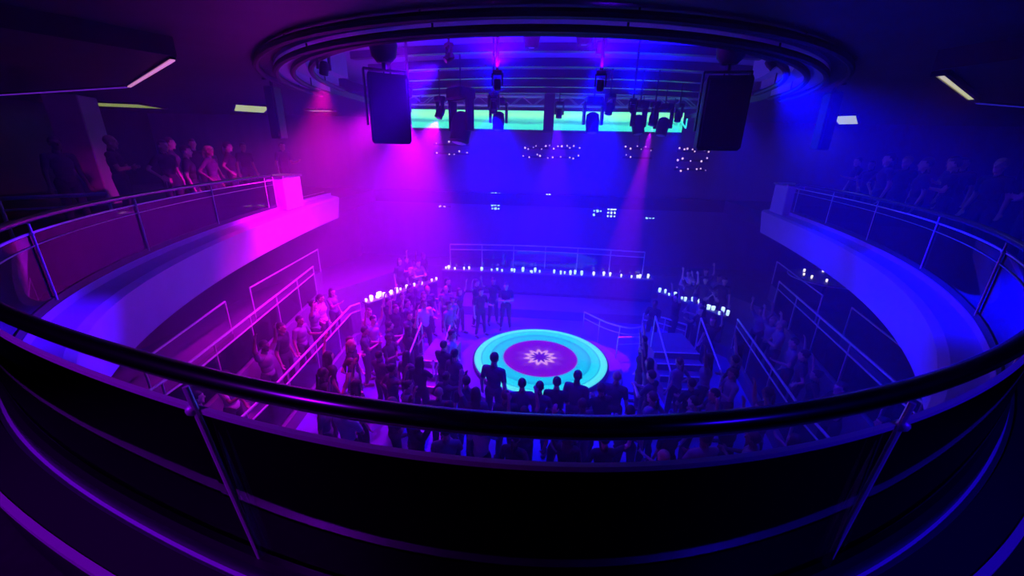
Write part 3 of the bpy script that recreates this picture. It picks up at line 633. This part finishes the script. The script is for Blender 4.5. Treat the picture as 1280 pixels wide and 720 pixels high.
    dg = bpy.context.evaluated_depsgraph_get(); me = bpy.data.meshes.new_from_object(tmp.evaluated_get(dg)); bpy.data.objects.remove(tmp)
    for p in me.polygons: p.use_smooth = True
    # classify
    def cls(p):
        return min(bones, key=lambda t: seg_dist(p, t[1], t[2])-{'torso': .05, 'pants': .03}.get(t[0], 0))[0]
    vc = [cls(v.co) for v in me.vertices]
    nrmv = [v.normal.copy() for v in me.vertices]
    def cloth(name, sel, d, waist=None):
        idx = {}; vs = []; fs = []
        for p in me.polygons:
            if sum(1 for v in p.vertices if sel(vc[v], me.vertices[v].co)) >= 2:
                f = []
                for v in p.vertices:
                    if v not in idx: idx[v] = len(vs); vs.append(me.vertices[v].co+nrmv[v]*d)
                    f.append(idx[v])
                fs.append(f)
        m2 = bpy.data.meshes.new(name); m2.from_pydata([tuple(v) for v in vs], [], fs)
        for p in m2.polygons: p.use_smooth = True
        return m2
    long_sleeve = not fem
    shirt = cloth('shirt', lambda c, co: c in ('torso', 'sleeve'), .011)
    pants = cloth('trousers', lambda c, co: c == 'pants' and co.z > .1, .009)
    shoe_l = cloth('shoe', lambda c, co: c == 'foot' and co.x < 0, .008); shoe_r = cloth('shoe', lambda c, co: c == 'foot' and co.x >= 0, .008)
    me.materials.append(None) if not me.materials else None
    # hair
    b = MB(); hc = h+Vector((0, -.012, .045))
    n = 18; k = 12; prof = [(sin(pi*i/k), -cos(pi*i/k)) for i in range(k+1)]
    b.sphere(hc, 1, 18, (.086, .1, .1))
    hm = b.build('tmp', m_black); bm = bmesh.new(); bm.from_mesh(hm.data)
    bmesh.ops.delete(bm, geom=[f for f in bm.faces if (f.calc_center_median().y > h.y+.03 and f.calc_center_median().z < h.z+.07) or f.calc_center_median().z < h.z-.045], context='FACES')
    hme = bpy.data.meshes.new('hair'); bm.to_mesh(hme); bm.free(); bpy.data.objects.remove(hm)
    b = MB(); b.add([tuple(v.co) for v in hme.vertices], [tuple(p.vertices) for p in hme.polygons])
    if hair == 'long':
        b.sphere(h+Vector((0, -.06, -.06)), 1, 16, (.085, .055, .13)); b.sphere(h+Vector((0, -.085, -.19)), 1, 16, (.09, .04, .13))
        for s in (-1, 1): b.sphere(h+Vector((s*.075, -.01, -.06)), 1, 10, (.022, .045, .12))
    if hair == 'bun': b.sphere(h+Vector((0, -.09, .1)), 1, 12, (.045, .045, .04))
    if hair == 'tail': b.sphere(h+Vector((0, -.11, .03)), 1, 10, (.03, .035, .03)); b.sphere(h+Vector((0, -.125, -.08)), 1, 12, (.028, .028, .12))
    ho = b.build('tmp', m_black, smooth=True); hme = ho.data; bpy.data.objects.remove(ho)
    for p in hme.polygons: p.use_smooth = True
    return {'body': me, 'shirt': shirt, 'trousers': pants, 'shoe': shoe_l, 'shoe.r': shoe_r, 'hair': hme}
POSES = [
    ('arms at sides', ('down', 'down'), 0, 1.0, .04, 'short', False),
    ('both arms raised', ('up', 'up'), .02, 1.0, .08, 'short', False),
    ('left arm raised', ('up', 'down'), 0, .92, .05, 'long', True),
    ('holding up phone', ('down', 'phone'), .01, .92, .04, 'long', True),
    ('hand on hip', ('down', 'hip'), 0, .92, .06, 'tail', True),
    ('hands clapping', ('clap', 'clap'), .03, 1.0, .05, 'short', False),
    ('hand held out', ('drink', 'down'), .02, 1.04, .07, 'short', False),
    ('waving one arm', ('hip', 'wave'), .02, .92, .05, 'bun', True),
    ('arms folded', ('fold', 'fold'), -.01, 1.02, .06, 'short', False),
]
HAIRW = {'short': 'short hair', 'long': 'long hair', 'tail': 'ponytail', 'bun': 'hair bun'}
VAR = [person_meshes(*p[1:]) if False else person_meshes(p[1], p[2], p[3], p[4], p[5], p[6]) for p in POSES]
SKIN = [mat('skin_light', (.72, .5, .4), .5), mat('skin_mid', (.5, .32, .22), .5), mat('skin_deep', (.2, .12, .08), .5)]
HAIRM = [mat('hair_dark', (.02, .015, .012), .5), mat('hair_brown', (.1, .05, .03), .5), mat('hair_fair', (.5, .38, .2), .5)]
SHIRTS = [('black', mat('cloth_black', (.02, .02, .022), .8)), ('dark', mat('cloth_dark', (.08, .07, .09), .8)), ('pale', mat('cloth_pale', (.6, .58, .6), .8)), ('grey', mat('cloth_grey', (.25, .25, .27), .8)), ('white', mat('cloth_white', (.82, .82, .84), .8))]
PANTS = mat('cloth_trousers', (.03, .03, .045), .8); SHOE = mat('shoe_leather', (.02, .02, .02), .4)
for v in VAR:
    v['body'].materials.clear(); v['body'].materials.append(SKIN[0])
    for k, m in (('shirt', SHIRTS[0][1]), ('trousers', PANTS), ('shoe', SHOE), ('shoe.r', SHOE), ('hair', HAIRM[0])): v[k].materials.clear(); v[k].materials.append(m)
CROWD = []
def person(x, y, z, rz, zone, group, pose=None, shirt=None, scale=None):
    k = pose if pose is not None else random.randrange(len(POSES)); s = scale or random.uniform(.93, 1.05); v = VAR[k]
    root = bpy.data.objects.new('person', v['body']); C.objects.link(root); root.location = (x, y, z); root.rotation_euler = (0, 0, rz); root.scale = (s, s, s)
    def slot(o, m): o.material_slots[0].link = 'OBJECT'; o.material_slots[0].material = m
    slot(root, SKIN[random.choices((0, 1, 2), (6, 3, 1))[0]])
    sh = shirt if shirt is not None else random.choices(range(5), (6, 5, 1, 3, 1))[0]
    for n in ('shirt', 'trousers', 'shoe', 'shoe.r', 'hair'):
        c = bpy.data.objects.new(n.split('.')[0], v[n]); C.objects.link(c); c.parent = root
        if n == 'shirt': slot(c, SHIRTS[sh][1])
        if n == 'hair': slot(c, HAIRM[random.choices((0, 1, 2), (6, 3, 1))[0]])
    CROWD.append((root, POSES[k][0], HAIRW[POSES[k][5]], SHIRTS[sh][0], zone, group)); return root
placed = []
def scatter(n, region, z, zone, group, avoid=None, md=.56, face=None, poses=None, shirts=None):
    c = 0; tries = 0
    while c < n and tries < 4000:
        tries += 1; x, y = region()
        if avoid and avoid(x, y): continue
        if any(hypot(x-a, y-b_) < md for a, b_, zz in placed if abs(zz-z) < .5): continue
        placed.append((x, y, z)); r = atan2(CC[1]-y, -x)-pi/2 if face is None else face; r += random.uniform(-.6, .6)
        person(x, y, z, r, zone, group, pose=None if poses is None else random.choice(poses), shirt=None if shirts is None else random.choice(shirts)); c += 1
U = random.uniform
def off_stage(x, y): return hypot(x, y-10.33) < 2.75 or (-3.5 < x < -2.3 and 7.7 < y < 10.6) or (3.0 < x < 4.7 and 8.4 < y < 11.6) or (1.3 < x < 3.4 and 10.6 < y < 12.9) or y > 13.4
def pitx(y): return 5.0 + (y-6.3)*.12
# silhouettes before the stage
for x, y, s in ((-.98, 7.35, 1.12), (-.33, 6.75, 1.0), (.02, 6.7, 1.0), (.36, 6.85, 1.02), (.78, 7.05, 1.05), (-.62, 6.35, .98), (1.25, 6.75, 1.0), (1.6, 7.2, 1.02), (-1.45, 6.7, 1.0)):
    placed.append((x, y, 0)); person(x, y, 0, U(-.4, .4), 'before the glowing stage', 'people in front of the stage', pose=random.choice((0, 0, 8, 5)), shirt=random.choice((0, 1)), scale=s)
scatter(16, lambda: (U(-2.0, 2.4), U(5.0, 6.6)), 0, 'just past near handrail', 'people at the near edge of the pit', off_stage)
scatter(46, lambda: ((lambda y: (U(-pitx(y)+.45, -1.6), y))(U(5.4, 11.0))), 0, 'crowd left of stage', 'crowd left of the stage', off_stage)
scatter(16, lambda: (U(-4.6, -1.2), U(10.5, 13.2)), 0, 'far left pit corner', 'people in the far left of the pit', off_stage)
scatter(18, lambda: ((lambda y: (U(1.8, pitx(y)-.55), y))(U(5.4, 9.5))), 0, 'floor right of stage', 'people right of the stage', off_stage, shirts=(0, 0, 1, 3))
scatter(6, lambda: (U(3.2, 5.0), U(10.6, 12.6)), 0, 'by far right handrail', 'people in the far right of the pit', off_stage)
def line(P, o0, o1, y0, y1):
    def f():
        y = U(y0, y1)
        for a, b_ in zip(P, P[1:]):
            if min(a[1], b_[1]) <= y <= max(a[1], b_[1]): x = a[0]+(b_[0]-a[0])*(y-a[1])/(b_[1]-a[1]); return x+U(o0, o1), y
        return P[0][0], y
    return f
scatter(10, line([(-5.2, 3.6), (-5.35, 6.3), (-5.95, 10.9)], -.52, -.4, 4.8, 10.8), .35, 'on left tier', 'people on the left tier', shirts=(0, 2, 4, 3), md=.62)
scatter(10, line([(5.0, 3.6), (5.15, 7.2), (5.9, 11.6)], .42, .55, 5.4, 11.2), .35, 'on right tier', 'people on the right tier', shirts=(0, 1, 3), md=.62)
scatter(6, lambda: (U(-5.6, -4.7), U(13.8, 15.0)), .35, 'behind left counter', 'people behind the left counter')
scatter(6, lambda: (U(5.0, 6.3), U(13.4, 14.6)), .35, 'behind right counter', 'people behind the right counter')
ro = offset(RING, -.9)
def onring(side, y0, y1, extra=2.2):
    P = [p for p in ro if p[0]*side > 0 and y0 < p[1] < y1]
    def f(): p = random.choice(P); e = U(0, extra); return p[0]+side*e, p[1]+U(-.2, .2)
    return f
scatter(11, onring(-1, 7, 13), FL, 'on left balcony', 'people on the left balcony', md=.6, shirts=(0, 0, 1), poses=(0, 0, 4, 6, 8))
scatter(12, onring(1, 6, 13), FL, 'on right balcony', 'people on the right balcony', md=.6, shirts=(0, 0, 1), poses=(0, 0, 4, 6, 8))

# labels that single each person out
cmd = M.inverted()
def scrx(o): v = cmd @ o.location; return v.x/-v.z
ORD = ['first', 'second', 'third', 'fourth', 'fifth', 'sixth', 'seventh', 'eighth', 'ninth', 'tenth']
from collections import defaultdict
G = defaultdict(list)
for r in CROWD: G[(r[1], r[2], r[3], r[4])].append(r)
for (pose, hair, shirt, zone), L in G.items():
    L.sort(key=lambda r: scrx(r[0]))
    for i, r in enumerate(L):
        lab = 'person in %s top, %s, %s, %s' % (shirt, hair, pose, zone)
        if len(L) > 1: lab += ', %s from left' % ORD[min(i, 9)]
        tag(r[0], label=lab, cat='person', group=r[5])

# ------------------------------------------------------------------ haze filling the hall over the pit
def vol():
    m = bpy.data.materials.new('stage_haze'); m.use_nodes = True; nt = m.node_tree; nt.nodes.clear()
    o = nt.nodes.new('ShaderNodeOutputMaterial'); v = nt.nodes.new('ShaderNodeVolumeScatter'); v.inputs['Color'].default_value = (.95, .2, 1, 1); v.inputs['Density'].default_value = HAZE_DENSITY; v.inputs['Anisotropy'].default_value = .25  # magenta scatter tint drops green screen and stage light from the haze
    nt.links.new(v.outputs[0], o.inputs['Volume']); return m
hz = MB().box((-.65, 10.2, 4.04), (15.1, 14.2, 8.04)).build('stage_haze', vol()); tag(hz, label='thin stage haze filling the hall over the pit', cat='haze', kind='stuff')
